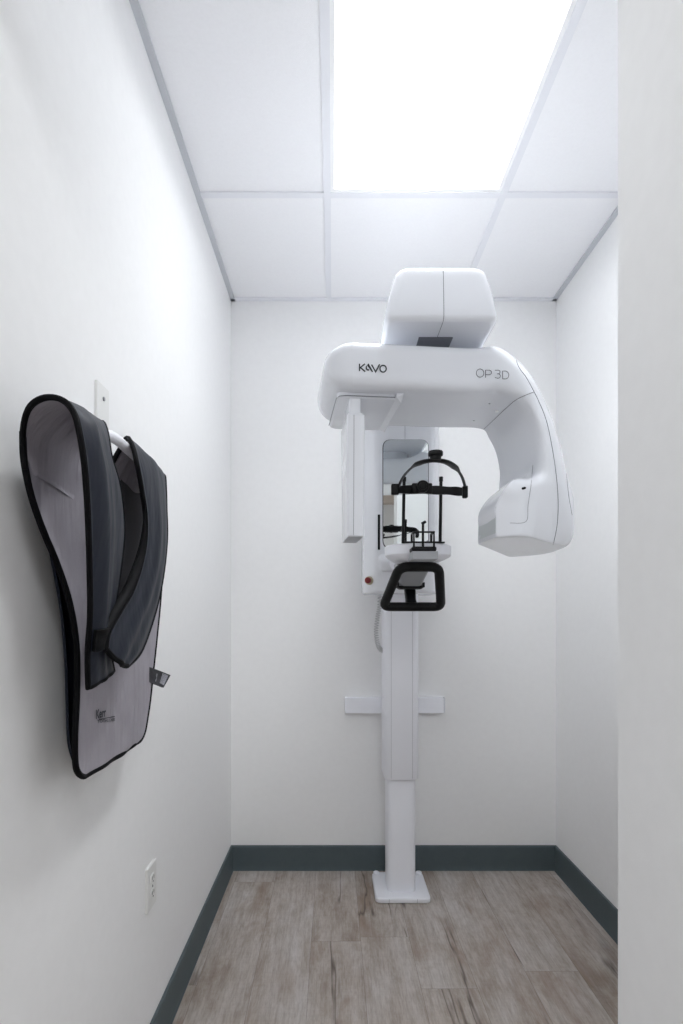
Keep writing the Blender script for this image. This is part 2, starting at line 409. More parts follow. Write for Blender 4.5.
# upper shelf that carries the rotating arm
lv = []
for a in range(0, 91, 15):
    q = math.radians(a); lv.append((0.762 + 0.014 * (1 - math.cos(q)), 0.149 - 0.014 * (1 - math.sin(q)), 1.434 + 0.014 * (1 - math.sin(q))))
lv += [(0.79, 0.148, 1.434), (0.82, 0.1425, 1.436), (0.85, 0.1355, 1.438), (0.878, 0.1270, 1.440)]
for a in range(10, 91, 10):
    q = math.radians(a); lv.append((0.887 + 0.032 * math.sin(q), 0.124 - 0.034 * (1 - math.cos(q)) - 0.008 * math.sin(q), 1.441 + 0.05 * (1 - math.cos(q)) + 0.001 * math.sin(q)))
b = loft(bm_new(), [rrect(CX - h, CX + h, fr, 2.44, EYE + z, 0.035, 8) for z, h, fr in lv])
us = obj('upper_shelf', b, M_white, X, smooth=50, wn=True)
sp_ = [Vector((CX + 0.003, 1.535, EYE + 0.7617)), Vector((CX + 0.003, 1.50, EYE + 0.7617)), Vector((CX + 0.003, 1.46, EYE + 0.7617))] + [Vector((CX + 0.003, fr - 0.0003, EYE + z - 0.0002)) for z, h, fr in lv]
obj('seam', tube(bm_new(), sp_, 0.0008, 6), M_seam, us)
obj('vent', bx((CX - 0.048, 1.524, EYE + 0.7585), (CX + 0.046, 1.60, EYE + 0.763), 0.001), M_vent, us)
obj('hub', cyl(bm_new(), (CX, 1.66, EYE + 0.715), (CX, 1.66, EYE + 0.764), 0.085, 40), M_white, us, smooth=True)

# rotating arm: one lofted shell, beam at left curving down to the tube head at right
AY = 1.64; ca_, sa_ = math.cos(math.radians(5.6)), math.sin(math.radians(5.6))
def loc(u, v, w): return Vector((CX + u * ca_ - v * sa_, AY + u * sa_ + v * ca_, EYE + w))
def onv(px, py, v):       # surveyed point on the arm's plane at depth v
    k = (px - VX) / F
    d = (v - CX * sa_ + AY * ca_) / (ca_ - k * sa_)
    return Vector((k * d, d, EYE - (py - VY) * d / F))
TOP, BOT = 0.722, 0.600
def beam(u, ins=0.0):
    t_, b_ = TOP - ins, BOT + ins; f, r = -0.16 + ins, 0.16 - ins
    return [loc(u, -0.05, b_), loc(u, f, b_), loc(u, f, t_), loc(u, f + 0.06, t_ + 0.002), loc(u, r, t_), loc(u, r, b_), loc(u, 0.05, b_)]
keys = []; rads = []
R_end = 0.085
for q in (0.0, 0.04, 0.12, 0.25, 0.42, 0.62, 0.82, 1.0):
    keys.append(beam(-0.323 + R_end * q, 0.05 * (1 - math.sqrt(max(0, 1 - (1 - q) ** 2.2))))); rads.append([0.01, 0.030, 0.028, 0.02, 0.03, 0.03, 0.01])
for u in (-0.15, -0.07, 0.0, 0.08):
    keys.append(beam(u)); rads.append([0.01, 0.030, 0.028, 0.02, 0.03, 0.03, 0.01])
for Bp, Cp, Dp, Gp in (((500, 389), (500, 348), (497, 347), (480, 431)),
                       ((521, 398), (524, 373), (528, 367), (488.5, 442)),
                       ((533.5, 417), (539, 404), (548, 401), (494.5, 456)),
                       ((540.5, 443), (551, 441), (561.5, 437), (497.5, 474)),
                       ((541, 470), (555.5, 472), (569, 470), (496.8, 488))):
    B = onv(*Bp, -0.158); Cc = onv(*Cp, -0.155); D = onv(*Dp, -0.10); G = onv(*Gp, 0.165)
    sh = onv(*Dp, -0.10); back = Vector((-sa_, ca_, 0))
    E = D + back * 0.25 + (D - Cc) * 0.2
    keys.append([B.lerp(G, 0.33), B, Cc, D, E, G, B.lerp(G, 0.67)]); rads.append([0.02, 0.04, 0.03, 0.045, 0.05, 0.03, 0.02])
def pt(x, d, w): return Vector((x, d, EYE + w))
hd = [
 [pt(.489, 1.505, .362), pt(.541, 1.487, .345), pt(.618, 1.520, .345), pt(.703, 1.595, .345), pt(.715, 1.82, .345), pt(.565, 1.85, .352), pt(.484, 1.70, .358)],
 [pt(.4455, 1.505, .297), pt(.530, 1.483, .292), pt(.628, 1.538, .29), pt(.716, 1.612, .288), pt(.722, 1.82, .29), pt(.585, 1.86, .295), pt(.433, 1.64, .298)],
 [pt(.4435, 1.502, .25), pt(.525, 1.481, .24), pt(.638, 1.570, .238), pt(.730, 1.648, .238), pt(.722, 1.82, .235), pt(.588, 1.86, .23), pt(.431, 1.64, .25)],
 [pt(.443, 1.50, .212), pt(.523, 1.480, .213), pt(.643, 1.595, .208), pt(.730, 1.672, .214), pt(.71, 1.82, .20), pt(.590, 1.855, .194), pt(.430, 1.64, .210)],
 [pt(.446, 1.504, .2055), pt(.524, 1.485, .2065), pt(.640, 1.600, .2005), pt(.718, 1.678, .2045), pt(.70, 1.812, .1925), pt(.591, 1.848, .187), pt(.434, 1.641, .204)],
]
hr = [[0.006, 0.035, 0.03, 0.05, 0.05, 0.02, 0.008]] * 5
keys += hd; rads += hr
cols = list(zip(*keys))
SEG = 5
cols = [spline(list(c), SEG) for c in cols]
rcol = []
for i in range(len(keys) - 1):
    for j in range(SEG): rcol.append([rads[i][q] + (rads[i + 1][q] - rads[i][q]) * j / SEG for q in range(7)])
rcol.append(rads[-1])
KK = 7
rings = [rpoly([c[i] for c in cols], rcol[i], KK) for i in range(len(rcol))]
arm = obj('rotating_arm', loft(bm_new(), rings), M_white, X, smooth=50, wn=True)
def on_arm(i, q, j, off=0.0004):   # point on the shell: ring i, corner q, step j
    r = rings[i]; n = len(r); k = q * KK + j
    tng = (rings[min(len(rings) - 1, i + 1)][k] - rings[max(0, i - 1)][k]); s = r[(k + 1) % n] - r[k - 1]
    nn = s.cross(tng).normalized(); cen = sum(r, Vector()) / n
    if nn.dot(r[k] - cen) < 0: nn = -nn
    return r[k] + nn * off
from mathutils.bvhtree import BVHTree
_n = len(rings[0]); _v = [p for r in rings for p in r]
_f = [(i * _n + j, i * _n + (j + 1) % _n, (i + 1) * _n + (j + 1) % _n, (i + 1) * _n + j) for i in range(len(rings) - 1) for j in range(_n)]
_f.append(tuple((len(rings) - 1) * _n + j for j in range(_n)))
BV = BVHTree.FromPolygons(_v, _f)
def inner(px, py):            # the point of the shell seen on a surveyed bearing
    d = Vector(((px - VX) / F, 1, -(py - VY) / F)).normalized()
    h = BV.ray_cast(Vector((0, 0, EYE)), d)
    if h[0] is None: return None
    return h[0] + h[1] * (0.0003 if h[1].dot(d) < 0 else -0.0003)
def shell_line(pix, r, n=6):
    ps = [inner(q.x, q.y) for q in spline([Vector((x, y, 0)) for x, y in pix], n)]
    return tube(bm_new(), [p for p in ps if p is not None], r, 5)
for pix, r in (([(516, 351.5), (516.3, 360), (519, 367.5), (527, 379), (538, 400), (546, 420), (551, 442), (555.5, 470), (558, 500), (557, 525), (553, 545)], 0.0009),
               ([(534, 392), (525, 395.5), (515, 400.5), (503, 411), (493, 420.5), (484, 429)], 0.0009),
               ([(565, 452), (566, 470), (568.5, 495), (572, 515)], 0.0007)):
    obj('seam', shell_line(pix, r), M_seam, arm)
# collimator window on the inner face of the tube head
b = bm_new()
fa = [pt(.4445, 1.505, .29), pt(.4325, 1.637, .291), pt(.4310, 1.637, .216), pt(.4425, 1.503, .217)]
nf = (fa[1] - fa[0]).cross(fa[3] - fa[0]).normalized()
if nf.x > 0: nf = -nf
loft(b, [[p + nf * o for p in fa] for o in (-0.002, 0.0008)])
obj('collimator_window', b, M_face, arm)
# access panel outline, a small sensor slit and screws on the inner side
obj('panel_line', shell_line([(510, 523), (526, 521.5), (528, 505), (531, 485), (533, 465)], 0.0006), M_seam, arm)
q0 = inner(522.5, 488.6); q1 = inner(525.0, 488.0)
obj('sensor_slit', tube(bm_new(), [q0 - (q1 - q0) * 0.35, q0, q1, q1 + (q1 - q0) * 0.35], [0.0018, 0.0034, 0.0034, 0.0018], 10), M_black, arm)
for px, py in ((489.5, 403.5), (474, 420.5)):
    c = inner(px, py); obj('screw', cyl(bm_new(), c + Vector((0, 0, 0.002)), c - Vector((0, 0, 0.0012)), 0.0028, 12), M_grey, arm)
b = bm_new(); c = inner(497, 411); cyl(b, c + Vector((0, 0, 0.004)), c - Vector((0, 0, 0.0025)), 0.005, 16, 0.001); obj('indicator', b, M_refl, arm, smooth=True)

# lettering on the arm
VP_ = -0.1603
nrm = Vector((sa_, -ca_, 0))
def letters(bm, strokes, ox, oy, sc, w):
    for s in strokes:
        pts = [onv(ox + x / sc, oy + y / sc, VP_) for x, y in s[0]]
        ribbon(bm, pts, w, nrm, 0.0006, closed=s[1])
def circ(cx, cy, rx, ry, a0=0, a1=360, n=24):
    return [(cx + rx * math.cos(math.radians(a0 + (a1 - a0) * i / n)), cy + ry * math.sin(math.radians(a0 + (a1 - a0) * i / n))) for i in range(n + (0 if a1 - a0 == 360 else 1))]
S = 13.66
b = bm_new()
letters(b, [([(130, 120), (130, 220)], 0), ([(203, 122), (142, 172), (207, 228)], 0),
            ([(262, 204), (240, 204), (222, 190), (222, 165), (243, 128), (308, 232)], 0),
            ([(294, 132), (350, 230), (404, 128)], 0), (circ(452, 188, 43, 46), 1)], 350, 355, S, 0.0034)
obj('brand_lettering', b, M_ink, arm)
b = bm_new()
letters(b, [(circ(137, 152, 52, 56), 1), ([(212, 214), (212, 112), (255, 112)] + circ(258, 143, 36, 31, -90, 90, 10) + [(212, 174)], 0),
            ([(342, 114)] + circ(382, 137, 28, 25, -100, 90, 12) + [(368, 163)], 0), (circ(380, 192, 34, 31, -88, 100, 12) + [(340, 212)], 0),
            ([(445, 230), (445, 124), (478, 124)] + circ(480, 178, 50, 54, -90, 90, 12) + [(445, 231)], 0)], 470, 362, S, 0.0015)
obj('model_lettering', b, M_inkg, arm)

# sensor carrier under the beam's left end
b = loft(bm_new(), [rpoly([loc(-0.285 + i, -0.112 + i, w), loc(-0.124, -0.112 + i, w), loc(-0.124, 0.15 - i, w), loc(-0.285 + i, 0.15 - i, w)], [0.025, 0.004, 0.004, 0.03]) for w, i in ((0.603, 0), (0.590, 0), (0.587, 0.003))])
sc = obj('sensor_carrier', b, M_white, X, smooth=True)
b = bm_new()
tube(b, [loc(-0.2865, 0.13, 0.5915), loc(-0.2865, 0.0, 0.5915), loc(-0.2855, -0.09, 0.5915), loc(-0.279, -0.108, 0.5915), loc(-0.262, -0.1135, 0.5915), loc(-0.20, -0.1135, 0.5915), loc(-0.126, -0.1135, 0.5915)], 0.0011, 5)
obj('seam', b, M_vent, sc)
b = loft(bm_new(), [[loc(-0.124, v, 0.606), loc(-0.124, v, 0.589), loc(-0.108, v, w), loc(-0.105, v, w), loc(-0.105, v, 0.606)] for v, w in ((-0.122, 0.596), (-0.10, 0.583), (0.0, 0.582), (0.146, 0.583))])
obj('carrier_edge', b, M_white, sc)
# sensor: post and slab hanging down
SU, SV = -0.236, -0.052
def sens(z, hx, hy, r=0.01): return rpoly([loc(SU - hx, SV - hy, z), loc(SU + hx, SV - hy, z), loc(SU + hx, SV + hy, z), loc(SU - hx, SV + hy, z)], [r] * 4)
po = obj('sensor_post', loft(bm_new(), [sens(0.53, 0.0165, 0.055), sens(0.592, 0.0165, 0.055)]), M_white, X, smooth=True)
se = obj('sensor_head', loft(bm_new(), [sens(0.2075, 0.0205, 0.062, 0.006), sens(0.210, 0.0222, 0.066, 0.007), sens(0.3, 0.0228, 0.07), sens(0.50, 0.0245, 0.075), sens(0.535, 0.0245, 0.075), sens(0.544, 0.021, 0.066)]), M_white, X, smooth=True)
obj('end_face', loft(bm_new(), [sens(0.2076, 0.019, 0.061), sens(0.2065, 0.019, 0.061)]), M_grey, se)
obj('seam', tube(bm_new(), [loc(SU - 0.006, SV - h - 0.0002, w) for w, h in ((0.535, 0.075), (0.5, 0.075), (0.3, 0.07), (0.212, 0.066))], 0.0007, 5), M_seam, se)

# chin rest table, on an arm from the carriage
zt = EYE + 0.2245
def table(z, h, y0): return rpoly([Vector((CX - h * 0.55, y0, z)), Vector((CX + h * 0.55, y0, z)), Vector((CX + h, y0 + 0.07, z)), Vector((CX + h * 0.8, y0 + 0.16, z)), Vector((CX - h * 0.8, y0 + 0.16, z)), Vector((CX - h, y0 + 0.07, z))], [0.04, 0.04, 0.05, 0.03, 0.03, 0.05])
b = loft(bm_new(), [table(EYE + 0.172, 0.078, 1.80), table(EYE + 0.176, 0.092, 1.785), table(EYE + 0.186, 0.112, 1.772), table(EYE + 0.192, 0.118, 1.768), table(zt - 0.004, 0.1185, 1.768), table(zt, 0.115, 1.772)])
ct = obj('chin_rest_table', b, M_white2, X, smooth=True)
obj('support_arm', slab([(0.235, 0.335, 1.90, 2.21, EYE + 0.172, 0.01), (0.225, 0.345, 1.88, 2.21, EYE + 0.19, 0.01), (0.225, 0.345, 1.88, 2.21, zt - 0.008, 0.01)]), M_white2, ct, smooth=True)
obj('front_block', bx((0.2455, 1.713, EYE + 0.167), (0.3265, 1.80, EYE + 0.192), 0.002), M_grey, ct)
b = slab([(0.2475, 0.3195, 1.715, 1.80, EYE + 0.192, 0.006), (0.2455, 0.3225, 1.713, 1.80, EYE + 0.196, 0.008), (0.2455, 0.3225, 1.713, 1.80, EYE + 0.2035, 0.008), (0.2485, 0.3195, 1.715, 1.80, EYE + 0.2065, 0.006)])
cr_ = obj('chin_cup', b, M_black, ct, smooth=True)
b = bm_new(); x0, x1, yy = 0.2545, 0.3175, 1.735; z0, z1 = EYE + 0.206, EYE + 0.2545
r_ = 0.0036
tube(b, [Vector((x0, yy, z0)), Vector((x0, yy, z1)), Vector((x1, yy, z1)), Vector((x1, yy, z0))], r_, 6)
for x in (x0, x1): tube(b, [Vector((x, yy, z1)), Vector((x, yy + 0.05, z1))], r_, 6); tube(b, [Vector((x, yy + 0.05, z0)), Vector((x, yy + 0.05, z1))], r_, 6)
obj('frame', b, M_black, cr_)
b = bm_new(); px_ = 0.2815
cyl(b, (px_, 1.728, EYE + 0.206), (px_, 1.728, EYE + 0.283), 0.0038, 12); cyl(b, (px_ - 0.004, 1.728, EYE + 0.279), (px_ + 0.009, 1.728, EYE + 0.2865), 0.0045, 12, 0.001)
obj('bite_post', b, M_black, cr_, smooth=True)
obj('cross_bar', bx((0.2285, 1.77, zt), (0.359, 1.786, zt + 0.0045), 0.001), M_black, ct)

# head support: two posts, forehead band and over-the-head strap
hs = obj('head_support', bx((0.222, 1.774, zt), (0.348, 1.782, zt + 0.006), 0.001), M_black, X)
for xa, xb in ((0.2255, 0.2275), (0.345, 0.3455)):
    b = bm_new(); cyl(b, (xa, 1.778, zt), (xb, 1.766, EYE + 0.428), 0.0052, 14); cyl(b, (xb, 1.766, EYE + 0.420), (xb, 1.765, EYE + 0.436), 0.0066, 14, 0.002)
    obj('post', b, M_black, hs, smooth=True)
# band
bd = [(392.5, 489.2, 1.700), (402, 489.5, 1.742), (420, 489.8, 1.758), (440, 490.3, 1.758), (456, 491.2, 1.748), (466, 492.2, 1.715)]
bp_ = spline([P(*q) for q in bd], 5)
b = bm_new(); rg = []
for i, p in enumerate(bp_):
    t_ = (bp_[min(len(bp_) - 1, i + 1)] - bp_[max(0, i - 1)]).normalized(); s_ = t_.cross(Vector((0, 0, 1))).normalized()
    hh = 0.0135 + 0.001 * math.sin(i); ww = 0.005
    c = [p + s_ * ww - Vector((0, 0, hh)), p - s_ * ww - Vector((0, 0, hh)), p - s_ * ww + Vector((0, 0, hh)), p + s_ * ww + Vector((0, 0, hh))]
    rg.append(rpoly(c, [0.004] * 4, 3))
loft(b, rg); obj('headband', b, M_black, hs, smooth=True)
for (px, py, d, hx, hz) in ((395, 489.5, 1.692, 0.012, 0.0165), (465, 492.0, 1.708, 0.008, 0.019)):
    c = P(px, py, d); obj('temple_pad', bx(c - Vector((hx, 0.009, hz)), c + Vector((hx, 0.009, hz)), 0.004), M_black, hs, smooth=True)
b = bm_new(); c = P(422, 488.5, 1.742)
box(b, c - Vector((0.032, 0.006, 0.0165)), c + Vector((0.032, 0.006, 0.0165)), 0.004); cyl(b, c + Vector((0, 0, 0.003)), c + Vector((0, -0.02, 0.003)), 0.0195, 20, 0.003)
cyl(b, c + Vector((0, -0.018, 0.003)), c + Vector((0, -0.026, 0.003)), 0.012, 20, 0.002)
obj('adjusting_knob', b, M_black, hs, smooth=True)
ar = [(px, py, 0.39 * F / (VY - py)) for px, py in ((399, 485.5), (403.5, 476.5), (412, 467.5), (422, 462.2), (435, 460.4), (447, 462.4), (456, 468.5), (462, 477), (465, 486.5))]
ap = spline([P(*q) for q in ar], 5)
tube_r = [0.0020 + 0.0030 * max(0, min(1, (min(i - 10, 32 - i)) / 3)) for i in range(len(ap))]
obj('head_strap', tube(bm_new(), ap, tube_r, 8, flat=(2.2, 1)), M_black, hs, smooth=True)
b = bm_new(); c = P(435.5, 460.5, 1.405)
cyl(b, c, c + Vector((0, 0, 0.014)), 0.0145, 24, 0.001); cyl(b, c + Vector((0, 0, 0.011)), c + Vector((0, 0, 0.0235)), 0.0190, 24, 0.003)
obj('top_knob', b, M_black, hs, smooth=True)

# patient handle: a closed bar that leans back towards its foot, on a stem below the table
def hd_(x, t): return Vector((CX + x, 1.84 + (1.985 - 1.84) * t, EYE + 0.154 + (0.0225 - 0.154) * t))
hp = rpoly([hd_(-0.0625, 0), hd_(0.068, 0), hd_(0.1035, 1), hd_(-0.1045, 1)], [0.032, 0.032, 0.026, 0.026], 8)
ha = obj('handle', tube(bm_new(), hp, 0.0165, 14, closed=True), M_black, X, smooth=True)
b = loft(bm_new(), [rrect(CX - h, CX + h, y - dy, y + dy, EYE + z, 0.012) for z, h, y, dy in ((0.098, 0.036, 2.04, 0.03), (0.15, 0.056, 2.0, 0.045), (0.176, 0.062, 1.98, 0.06))])
obj('handle_bracket', b, M_grey, ha, smooth=True)
b = bm_new()
loft(b, [rrect(CX - h, CX + h, 2.01, 2.08, EYE + z, 0.02) for z, h in ((0.088, 0.040), (0.094, 0.049), (0.100, 0.050))])
for s in (-1, 1): box(b, (CX + s * 0.047 - 0.003, 2.012, EYE + 0.094), (CX + s * 0.047 + 0.003, 2.07, EYE + 0.112), 0.001)
loft(b, [rrect(CX - h, CX + h, 2.03 - q, 2.07 - q, EYE + z, 0.008) for z, h, q in ((0.014, 0.022, 0.06), (0.05, 0.018, 0.02), (0.09, 0.020, 0.0))])
obj('handle_stem', b, M_black, ha, smooth=True)

# coiled hand-switch cord hanging beside the column
axis = [Vector(p) for p in ((0.200, 2.36, EYE + 0.09), (0.199, 2.36, EYE + 0.03), (0.190, 2.36, EYE - 0.02), (0.184, 2.36, EYE - 0.075), (0.190, 2.365, EYE - 0.125), (0.203, 2.37, EYE - 0.155), (0.225, 2.375, EYE - 0.165))]
ax = spline(axis, 60); pts = []
for i, p in enumerate(ax):
    t_ = (ax[min(len(ax) - 1, i + 1)] - ax[max(0, i - 1)]).normalized(); s_ = t_.cross(Vector((0, 1, 0))).normalized(); u_ = s_.cross(t_)
    a = i * 2 * PI / 12.0
    pts.append(p + s_ * math.cos(a) * 0.0085 + u_ * math.sin(a) * 0.0085)
obj('coiled_cord', tube(bm_new(), pts, 0.0021, 6), M_cord, X, smooth=True)

# ---------------------------------------------------------------- apron hanger on the left wall
H0 = PW(101.5, 405, 0.0)
hg = thing('apron_hanger', 'white wall plate with a bar arm holding the lead apron', 'wall hanger', (xl(1.14), 1.14, 1.5))
zc = EYE + 0.47
b = bm_new(); yc = 1.14
box(b, (xl(yc) - 0.001, yc - 0.029, zc - 0.26), (xl(yc) + 0.006, yc + 0.029, zc), 0.0015)
hpl = obj('wall_plate', b, M_outlet, hg)
for z in (zc - 0.028, zc - 0.235): obj('screw', cyl(bm_new(), (xl(yc) + 0.0055, yc, z), (xl(yc) + 0.0085, yc, z), 0.0045, 14, 0.001), M_screw, hpl)
zb = EYE + 0.312; xb = -0.392
bar = [(xb + 0.006, 0.88, zb - 0.034), (xb + 0.003, 0.91, zb - 0.02), (xb, 0.945, zb - 0.006), (xb, 1.0, zb + 0.002), (xb, 1.06, zb), (xb, 1.12, zb - 0.003), (xb, 1.18, zb - 0.010), (xb, 1.22, zb - 0.02)]
obj('hanging_bar', tube(bm_new(), spline([Vector(p) for p in bar], 5), 0.0095, 12), M_white2, hg, smooth=True)
stem = [(xl(yc) + 0.004, yc + 0.005, zb + 0.058), (-0.455, yc - 0.01, zb + 0.052), (-0.425, yc - 0.04, zb + 0.03), (xb, yc - 0.075, zb + 0.001)]
obj('stem', tube(bm_new(), spline([Vector(p) for p in stem], 5), 0.0095, 12), M_white2, hg, smooth=True)

# ---------------------------------------------------------------- lead apron
A = thing('lead_apron', 'navy lead apron with grey lining and black piping hanging on the left wall', 'lead apron', (-0.42, 1.05, 1.0))
TH = 0.0055
def sheet_grid(rows, n=5, m=14, bow=0.0, wave=0.0, seed=0, crease=0.0, sag=0.0):
    """rows: (near point, far point[, bow]) down the sheet -> smooth grid of points"""
    near = spline([r[0] for r in rows], n); far = spline([r[1] for r in rows], n)
    g = []
    for i, (a, c) in enumerate(zip(near, far)):
        t_ = i / (len(near) - 1); row = []
        for j in range(m + 1):
            s = j / m; p = a.lerp(c, s)
            if crease: p = p + Vector((1, 0, 0)) * crease * max(0.0, 1 - abs(s - 0.3) / 0.3) * min(1, max(0, (t_ - 0.25) * 5)) * min(1, max(0, (1 - t_) * 6))
            if sag: p = p - Vector((0, 0, 1)) * sag * math.sin(PI * s) * max(0, (t_ - 0.86) / 0.14)
            p = p + Vector((1, 0, 0)) * (bow * math.sin(PI * s) + wave * math.sin(PI * s) * math.sin(s * 17 + seed + 2.5 * t_) * (0.3 + 0.7 * t_))
            row.append(p)
        g.append(row)
    return g
def normals(g):
    R, K = len(g), len(g[0]); N = []
    for i in range(R):
        N.append([])
        for j in range(K):
            a = g[min(R - 1, i + 1)][j] - g[max(0, i - 1)][j]; c = g[i][min(K - 1, j + 1)] - g[i][max(0, j - 1)]
            v = a.cross(c)
            N[-1].append(v.normalized() if v.length > 1e-12 else Vector((1, 0, 0)))
    return N
def sheet(name, g, mp, mn, parent, taper=False, rim=1):
    """cloth of thickness TH: mp on the side the normals point to, mn on the other"""
    N = normals(g); R, K = len(g), len(g[0]); me = bpy.data.meshes.new(name)
    vs = []; fs = []; ms = []
    for s in (0.5, -0.5):
        for i in range(R):
            for j in range(K): vs.append(g[i][j] + N[i][j] * TH * s * (min(1, 0.08 + i / 6) if taper else 1))
    o = R * K
    for i in range(R - 1):
        for j in range(K - 1):
            a, b_, c, d = i * K + j, i * K + j + 1, (i + 1) * K + j + 1, (i + 1) * K + j
            fs.append((a, d, c, b_)); ms.append(0); fs.append((o + a, o + b_, o + c, o + d)); ms.append(1)
    bd_ = [(i, 0) for i in range(R)] + [(R - 1, j) for j in range(1, K)] + [(i, K - 1) for i in range(R - 2, -1, -1)] + [(0, j) for j in range(K - 2, 0, -1)]
    for q in range(len(bd_)):
        i, j = bd_[q]; i2, j2 = bd_[(q + 1) % len(bd_)]
        a, c = i * K + j, i2 * K + j2; fs.append((a, c, o + c, o + a)); ms.append(rim)
    wl = Vector(parent.location)
    if parent.parent: wl += Vector(parent.parent.location)
    me.from_pydata([v - wl for v in vs], [], fs); me.materials.append(mp); me.materials.append(mn)
    for p, mm in zip(me.polygons, ms): p.material_index = mm; p.use_smooth = True
    ob = bpy.data.objects.new(name, me); C.objects.link(ob); ob.parent = parent
    return ob
def edge_pts(g, sides):
    R, K = len(g), len(g[0]); out = []
    for s in sides:
        if s == 'near': out += [g[i][0] for i in range(R)]
        if s == 'bottom': out += [g[R - 1][j] for j in range(1, K)]
        if s == 'far': out += [g[i][K - 1] for i in range(R - 2, -1, -1)]
    return [p.copy() for p in out]
def W3(s, d, h): return Vector((-0.4866 + 0.0064 * d + s + 0.0, d, EYE + h))
NV, LN = M_navy, M_lining

# back panel: lining faces the room, nylon faces the wall
rows = [(PW(23, 432, .036), PW(161, 474, .036)), (PW(24, 460, .036), PW(163.5, 500, .036)), (PW(31, 495, .038), PW(163.5, 535, .038)), (PW(43, 530, .040), PW(161.5, 570, .040)),
        (PW(58, 566, .045), PW(159, 605, .044)), (PW(70, 604, .055), PW(155.5, 640, .048)), (PW(76.5, 645, .062), PW(152, 672, .050)), (PW(77, 692, .066), PW(149, 700, .052)),
        (PW(75, 735, .066), PW(146.5, 717, .052)), (PW(75.5, 764, .064), PW(144, 731, .052)), (PW(79, 774, .063), PW(140.5, 739.5, .052)), (PW(84, 776.5, .062), PW(135, 743.5, .052))]
gb = sheet_grid(rows, 5, 20, bow=0.004, wave=0.002, seed=1)
back = sheet('back_panel', gb, LN, NV, A, True, 0)
PIPE = 0.0052
obj('piping', tube(bm_new(), edge_pts(gb, ('near', 'bottom', 'far')), PIPE, 8), M_piping, back, smooth=True)
# nylon cover layer hanging between the panel and the wall, and the charcoal yoke inside the neck
rows = [(PW(44, 520, .024), PW(112, 540, .028)), (PW(52, 560, .022), PW(112, 575, .028)), (PW(61, 610, .024), PW(112, 615, .030)), (PW(65.5, 660, .026), PW(112, 660, .032)), (PW(67, 705, .026), PW(112, 700, .034)), (PW(68.5, 742, .028), PW(112, 730, .036)), (PW(73, 760, .030), PW(112, 746, .038))]
sheet('rear_cover', sheet_grid(rows, 5, 10, bow=0.004), NV, NV, A)
rows = [(PW(121, 462, .050), PW(150, 478, .050)), (PW(119, 490, .052), PW(152, 505, .052)), (PW(117, 525, .054), PW(152, 540, .054)), (PW(112, 570, .058), PW(150, 580, .056)), (PW(106, 615, .064), PW(140, 620, .060)), (PW(103, 638, .068), PW(120, 640, .064))]
sheet('yoke', sheet_grid(rows, 5, 8, bow=0.002), M_char, M_char, A)
# near shoulder flap, from behind the bar over the top and down the front
nearp = [PW(25.2, 470, .0375), PW(22.8, 435, .0385), PW(28, 410, .062), PW(42, 398.5, .088), PW(60, 399, .112), PW(73, 411, .132), PW(80, 436, .142), PW(85, 472, .144), PW(88, 520, .140), PW(89.5, 570, .130), PW(90, 615, .122), PW(87.5, 652, .112), PW(88, 688, .102)]
farp = [W3(.0405, .95, .19), W3(.041, .95, .265), W3(.068, .945, .305), W3(.084, .94, .322), PW(103.5, 424, .102), PW(107, 436, .116), PW(110.5, 458, .126), PW(119, 488, .128), PW(123, 530, .124), PW(119, 572, .118), PW(113, 612, .112), PW(109, 645, .108), PW(113, 671, .100)]
rows = list(zip(nearp, farp))
gn = sheet_grid(rows, 5, 20, bow=0.004, wave=0.0012, seed=3, crease=0.009)
fn = sheet('front_flap', gn, NV, LN, A, True)
obj('piping', tube(bm_new(), edge_pts(gn, ('near', 'bottom', 'far'))[:-9], PIPE * 0.85, 8), M_piping, fn, smooth=True)
# far shoulder flap
nearp = [W3(.042, 1.07, .25), W3(.05, 1.07, .285), W3(.068, 1.065, .315), PW(127, 438, .084), PW(132.5, 446, .104), PW(136.5, 462, .118), PW(141.5, 488, .124), PW(145.5, 520, .124), PW(143.5, 552, .124), PW(133, 588, .126), PW(118, 614, .126), PW(107.5, 634, .126), PW(105.5, 649, .126)]
farp = [W3(.042, 1.27, .23), W3(.05, 1.275, .265), W3(.064, 1.278, .296), W3(.078, 1.28, .312), PW(164, 476, .092), PW(165, 490, .10), PW(165.5, 510, .106), PW(166, 538, .110), PW(163, 570, .114), PW(157.5, 600, .116), PW(149.5, 628, .118), PW(140, 652, .122), PW(128, 665, .126)]
rows = list(zip(nearp, farp))
gf = sheet_grid(rows, 5, 16, bow=0.008, wave=0.002, seed=5, sag=0.011)
ff = sheet('front_flap', gf, NV, LN, A, True)
obj('piping', tube(bm_new(), edge_pts(gf, ('near', 'bottom', 'far'))[6:-6], PIPE * 0.9, 8), M_piping, ff, smooth=True)
# broad black facing along the far flap's inner edge, folded back on itself
R_ = len(gf)
ie = list(range(32, R_ - 1))
g2 = []
for k, i in enumerate(ie):
    q = min(1.0, k / 14); p = gf[i][0] + Vector((0.003, 0, 0))
    g2.append([p, p + Vector((-0.006, -0.010, -0.001)) * q + Vector((-0.0005, -0.0005, 0)), p + Vector((-0.013, -0.024, -0.004)) * q + Vector((-0.001, -0.001, 0))])
ff2 = sheet('edge_facing', g2, M_piping, M_piping, ff)
# hook-and-loop patch across the near flap
i0 = int(len(gn) * 0.855); g3 = [[gn[i][j] + Vector((0.006, -0.001, 0)) for j in range(1, 20)] for i in range(i0, i0 + 4)]
sheet('fastener_patch', g3, M_piping, M_piping, fn)

